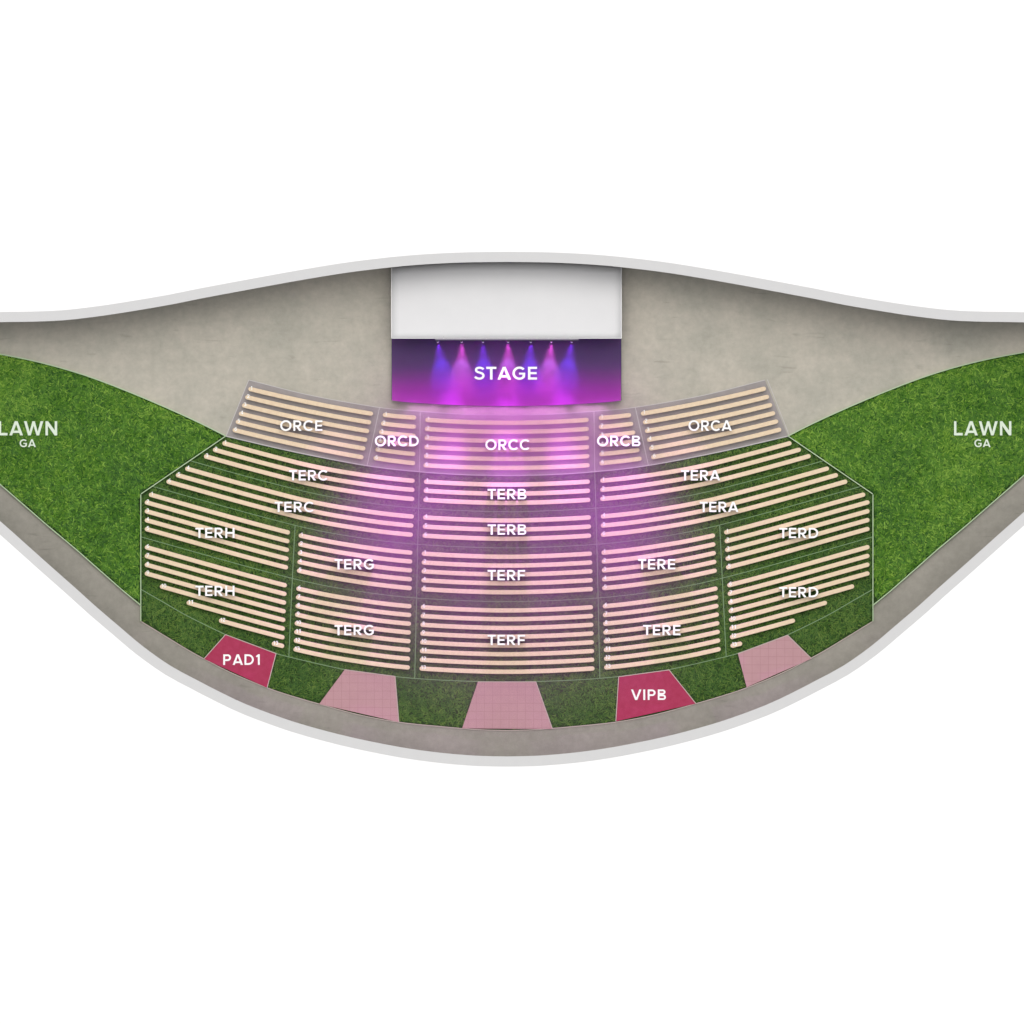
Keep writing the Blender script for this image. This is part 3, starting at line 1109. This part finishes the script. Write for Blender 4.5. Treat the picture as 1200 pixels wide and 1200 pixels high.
# ------------------------------------------------------------------ truss and its lamps
TZ = 3.0
tr = empty('lighting_truss', P(594, 0)[0], P(0, 398.6)[1], TZ)
tag(tr, 'slim grey lighting truss hung along the front edge of the stage roof', 'truss')
bm = bmesh.new()
yt = P(0, 398.0)[1]
for dy, dz in ((0.0, 0.0), (0.0, 0.26), (0.22, 0.13)):
    x0, x1 = P(510, 0)[0], P(678, 0)[0]
    bmesh.ops.create_cone(bm, cap_ends=True, segments=10, radius1=0.045, radius2=0.045, depth=x1 - x0,
                          matrix=__import__('mathutils').Matrix.Translation(((x0 + x1) / 2, yt + dy, TZ + dz)) @ __import__('mathutils').Matrix.Rotation(R(90), 4, 'Y'))
o = finish(bm, 'chord', M_TRUSS, tr, tuple(-v for v in tr.location))
bm = bmesh.new()
x0, x1 = P(511, 0)[0], P(677, 0)[0]
n_ = 40
for i in range(n_):
    a = Vector((lerp(x0, x1, i / n_), yt, TZ + (0 if i % 2 else 0.26)))
    b = Vector((lerp(x0, x1, (i + 1) / n_), yt, TZ + (0.26 if i % 2 else 0)))
    d = b - a
    mt = __import__('mathutils').Matrix.Translation((a + b) / 2) @ d.to_track_quat('Z', 'Y').to_matrix().to_4x4()
    bmesh.ops.create_cone(bm, cap_ends=True, segments=6, radius1=0.02, radius2=0.02, depth=d.length, matrix=mt)
finish(bm, 'lacing', M_TRUSS, tr, tuple(-v for v in tr.location))
for px in (540, 594, 648):
    bm = bmesh.new()
    x_ = P(px, 0)[0]
    add_box(bm, x_ - 0.03, x_ + 0.03, yt - 0.02, yt + 0.5, TZ + 0.27, TZ + 0.31)
    add_box(bm, x_ - 0.03, x_ + 0.03, yt + 0.40, yt + 0.48, TZ + 0.31, 5.0)
    finish(bm, 'hanger', M_TRUSS, tr, tuple(-v for v in tr.location))

WASH, FAR, BEAM, FRONT_FILL = 17000, 4.2, 3000, 55
PINK, VIOLET = (1.0, 0.40, 0.88), (0.20, 0.10, 1.0)
LAMPS = [(513, VIOLET, 9), (541, PINK, 0), (566, VIOLET, 2), (595.5, PINK, 0), (622, VIOLET, -2), (646, PINK, -4), (670, VIOLET, -9)]
POSW = ['at the left end of the truss', 'second from the left on the truss', 'third from the left on the truss', 'in the middle of the truss',
        'third from the right on the truss', 'second from the right on the truss', 'at the right end of the truss']
from mathutils import Matrix
for (px, colr, lean), pw in zip(LAMPS, POSW):
    x_, y_ = P(px, 400.6)
    root = empty('spotlight', x_, y_, TZ - 0.28)
    tag(root, ('pink' if colr is PINK else 'violet') + f' beam stage spotlight {pw}', 'spotlight', 'lit stage spotlights on the truss')
    aim = Vector((math.sin(R(lean)), -math.cos(R(lean)), -0.42)).normalized()
    q = aim.to_track_quat('-Z', 'Y').to_matrix().to_4x4()
    bm = bmesh.new()
    bmesh.ops.create_cone(bm, cap_ends=True, segments=16, radius1=0.13, radius2=0.09, depth=0.26, matrix=q @ Matrix.Translation((0, 0, 0.16)))
    finish(bm, 'housing', M_HOUSING, root)
    bm = bmesh.new()
    bmesh.ops.create_uvsphere(bm, u_segments=16, v_segments=10, radius=0.13, matrix=q @ Matrix.Translation((0, 0, 0.02)))
    finish(bm, 'lens', M_LENS, root, smooth=True)
    bm = bmesh.new()
    add_box(bm, -0.16, -0.14, 0.08, 0.14, -0.02, 0.26)
    add_box(bm, 0.14, 0.16, 0.08, 0.14, -0.02, 0.26)
    add_box(bm, -0.16, 0.16, 0.08, 0.14, 0.26, 0.28)
    finish(bm, 'yoke', M_HOUSING, root)
    ld = bpy.data.lights.new('spot_beam', 'SPOT')
    ld.color = colr
    ld.energy = BEAM * 1.15 if colr is PINK else BEAM * 1.05
    ld.spot_size = R(44)
    ld.spot_blend = 0.5
    ld.shadow_soft_size = 0.22
    lo = bpy.data.objects.new('spot_beam', ld)
    COL.objects.link(lo)
    lo.parent = root
    lo.rotation_euler = aim.to_track_quat('-Z', 'Y').to_euler()
    lo.location = aim * 0.14

# added lamps that tint the audience; the bar on posts is their mount
bm = bmesh.new()
add_box(bm, P(510, 0)[0], P(678, 0)[0], yt - 0.05, yt + 0.07, 6.4, 6.52)
finish(bm, 'added_lamp_bar', M_BAR, tr, tuple(-v for v in tr.location))
bm = bmesh.new()
for px in (520, 545, 570, 594, 618, 643, 668):
    x_ = P(px, 0)[0]
    add_box(bm, x_ - 0.03, x_ + 0.03, yt + 0.0, yt + 0.06, 5.0, 6.4)
    add_box(bm, x_ - 0.03, x_ + 0.03, yt + 0.06, yt + 0.4, 5.06, 5.14)
finish(bm, 'bar_post', M_TRUSS, tr, tuple(-v for v in tr.location))
for px, az, tilt, size, en in [(540, -9, 18, 32, 0.55), (594, 0, 18, 34, 0.55), (648, 9, 18, 32, 0.55)] + [
        (594 + 3.6 * a, a * 1.0, 9.5, 32, FAR * w_) for a, w_ in ((-33, .18), (-22, .75), (-11, .7), (0, .55), (11, .7), (22, .75), (33, .18))]:
    ld = bpy.data.lights.new('added_wash_light', 'SPOT')
    ld.color = (0.70, 0.16, 1.0)
    ld.energy = WASH * en
    ld.spot_size = R(size)
    ld.spot_blend = 1.0
    ld.shadow_soft_size = 0.15
    lo = bpy.data.objects.new('added_wash_light', ld)
    COL.objects.link(lo)
    lo.location = (P(px, 0)[0], yt - 0.12, 6.5)
    lo.rotation_euler = Vector((math.sin(R(az)), -math.cos(R(az)), -math.tan(R(tilt)))).to_track_quat('-Z', 'Y').to_euler()


ld = bpy.data.lights.new('added_deck_wash', 'AREA')  # added strip lamp without a fixture, lifts the magenta on the deck
ld.shape = 'RECTANGLE'
ld.size = 16.0
ld.size_y = 0.16
ld.color = (0.8, 0.10, 1.0)
ld.energy = 110
ld.spread = R(80)
lo = bpy.data.objects.new('added_deck_wash', ld)
COL.objects.link(lo)
lo.location = (P(594, 0)[0], yt - 0.08, TZ + 0.2)
lo.rotation_euler = Vector((0, -1, -math.tan(R(16)))).to_track_quat('-Z', 'Y').to_euler()


# added lamps without fixtures, for a soft halo before the deck lip
for px in (500, 547, 594, 641, 688):
    ld = bpy.data.lights.new('added_front_glow', 'AREA')
    ld.shape = 'RECTANGLE'
    ld.size = 4.4
    ld.size_y = 0.1
    ld.color = (0.92, 0.50, 1.0)
    ld.energy = FRONT_FILL
    lo = bpy.data.objects.new('added_front_glow', ld)
    COL.objects.link(lo)
    x_, y_ = P(px, 470 + 6.2 * (1 - ((px - 593.5) / 135) ** 2) + 0.9)
    lo.location = (x_, y_, DECK_Z - 0.08)
    lo.rotation_euler = Vector((0, -1, 0.12)).to_track_quat('-Z', 'Y').to_euler()


# ------------------------------------------------------------------ added coloured smoke that stands in for the purple glow
def smoke(name, px, py, rx, ry, z0, z1, rot, dens, colr, label, fog=None, outline=None):
    """a soft puff standing in for purple glow: density falls off from the middle of its ellipsoid; fog = (low, high) makes a layer that thickens towards the audience"""
    bm = bmesh.new()
    if outline:
        add_prism(bm, [((x_ - px) / rx, (py - y_) / ry) for x_, y_ in outline], -1, 1)
        bmesh.ops.recalc_face_normals(bm, faces=bm.faces)
    else:
        bmesh.ops.create_cube(bm, size=2.0)
    m = bpy.data.materials.new(name)
    m.use_nodes = True
    n, l = m.node_tree.nodes, m.node_tree.links
    n.remove(n['Principled BSDF'])
    v = n.new('ShaderNodeVolumePrincipled')
    v.inputs['Color'].default_value = (*colr, 1)
    tc = n.new('ShaderNodeTexCoord')
    mr = n.new('ShaderNodeMapRange')
    if fog:
        sp_ = n.new('ShaderNodeSeparateXYZ')
        l.new(tc.outputs['Object'], sp_.inputs[0])
        src = sp_.outputs['Y']
        mr.inputs['From Min'].default_value = 0.8
        mr.inputs['From Max'].default_value = -1.05
        mr.inputs['To Min'].default_value = fog[0]
        mr.inputs['To Max'].default_value = fog[1]
        mr.interpolation_type = 'SMOOTHSTEP'
    else:
        ln = n.new('ShaderNodeVectorMath')
        ln.operation = 'LENGTH'
        l.new(tc.outputs['Object'], ln.inputs[0])
        src = ln.outputs['Value']
        mr.interpolation_type = 'SMOOTHSTEP'
        mr.inputs['To Min'].default_value = dens
        mr.inputs['To Max'].default_value = 0.0
    l.new(src, mr.inputs['Value'])
    if fog:       # thickens slowly at first, then quickly near the front lip
        mr.interpolation_type = 'LINEAR'
        mr.inputs['To Min'].default_value = 0.0
        mr.inputs['To Max'].default_value = 1.0
        pw_ = n.new('ShaderNodeMath')
        pw_.operation = 'POWER'
        pw_.inputs[1].default_value = 3.8
        l.new(mr.outputs[0], pw_.inputs[0])
        ma = n.new('ShaderNodeMath')
        ma.operation = 'MULTIPLY_ADD'
        ma.inputs[1].default_value = fog[1] - fog[0]
        ma.inputs[2].default_value = fog[0]
        l.new(pw_.outputs[0], ma.inputs[0])
        l.new(ma.outputs[0], v.inputs['Density'])
    else:
        l.new(mr.outputs[0], v.inputs['Density'])
    l.new(v.outputs[0], n['Material Output'].inputs['Volume'])
    me = bpy.data.meshes.new(name)
    bm.to_mesh(me)
    bm.free()
    o = link(name, me, m)
    x, y = P(px, py)
    o.location = (x, y, (z0 + z1) / 2)
    o.scale = (rx * S, ry * S, (z1 - z0) / 2)
    o.rotation_euler = (0, 0, R(rot))
    tag(o, label, kind='stuff')
    return o


SM = (0.98, 0.42, 0.96)
smoke('glow_smoke', 594, 512, 165, 66, -0.5, 2.3, 0, 0.62, SM, 'added purple smoke making the glow over the front orchestra benches')
smoke('glow_smoke', 456, 605, 100, 180, -0.5, 2.0, -13, 0.20, SM, 'added purple smoke making the glow over the benches left of centre')
smoke('glow_smoke', 732, 605, 100, 180, -0.5, 2.0, 13, 0.20, SM, 'added purple smoke making the glow over the benches right of centre')
smoke('glow_smoke', 594, 640, 330, 270, -0.5, 2.2, 0, 0.25, SM, 'thin added purple smoke making the glow over the middle terraces')
smoke('glow_smoke', 593.5, 436, 134, 40, 0.92, 3.15, 0, 0, (0.93, 0.20, 0.97), 'violet smoke over the stage deck, thickened in front to make the magenta glow', fog=(0.045, 1.9),
      outline=[(459.4, 397), (459.4, 469.3)] + [(x_, y_ - 0.3) for x_, y_ in front[1:-1]] + [(727.6, 469.3), (727.6, 397)])
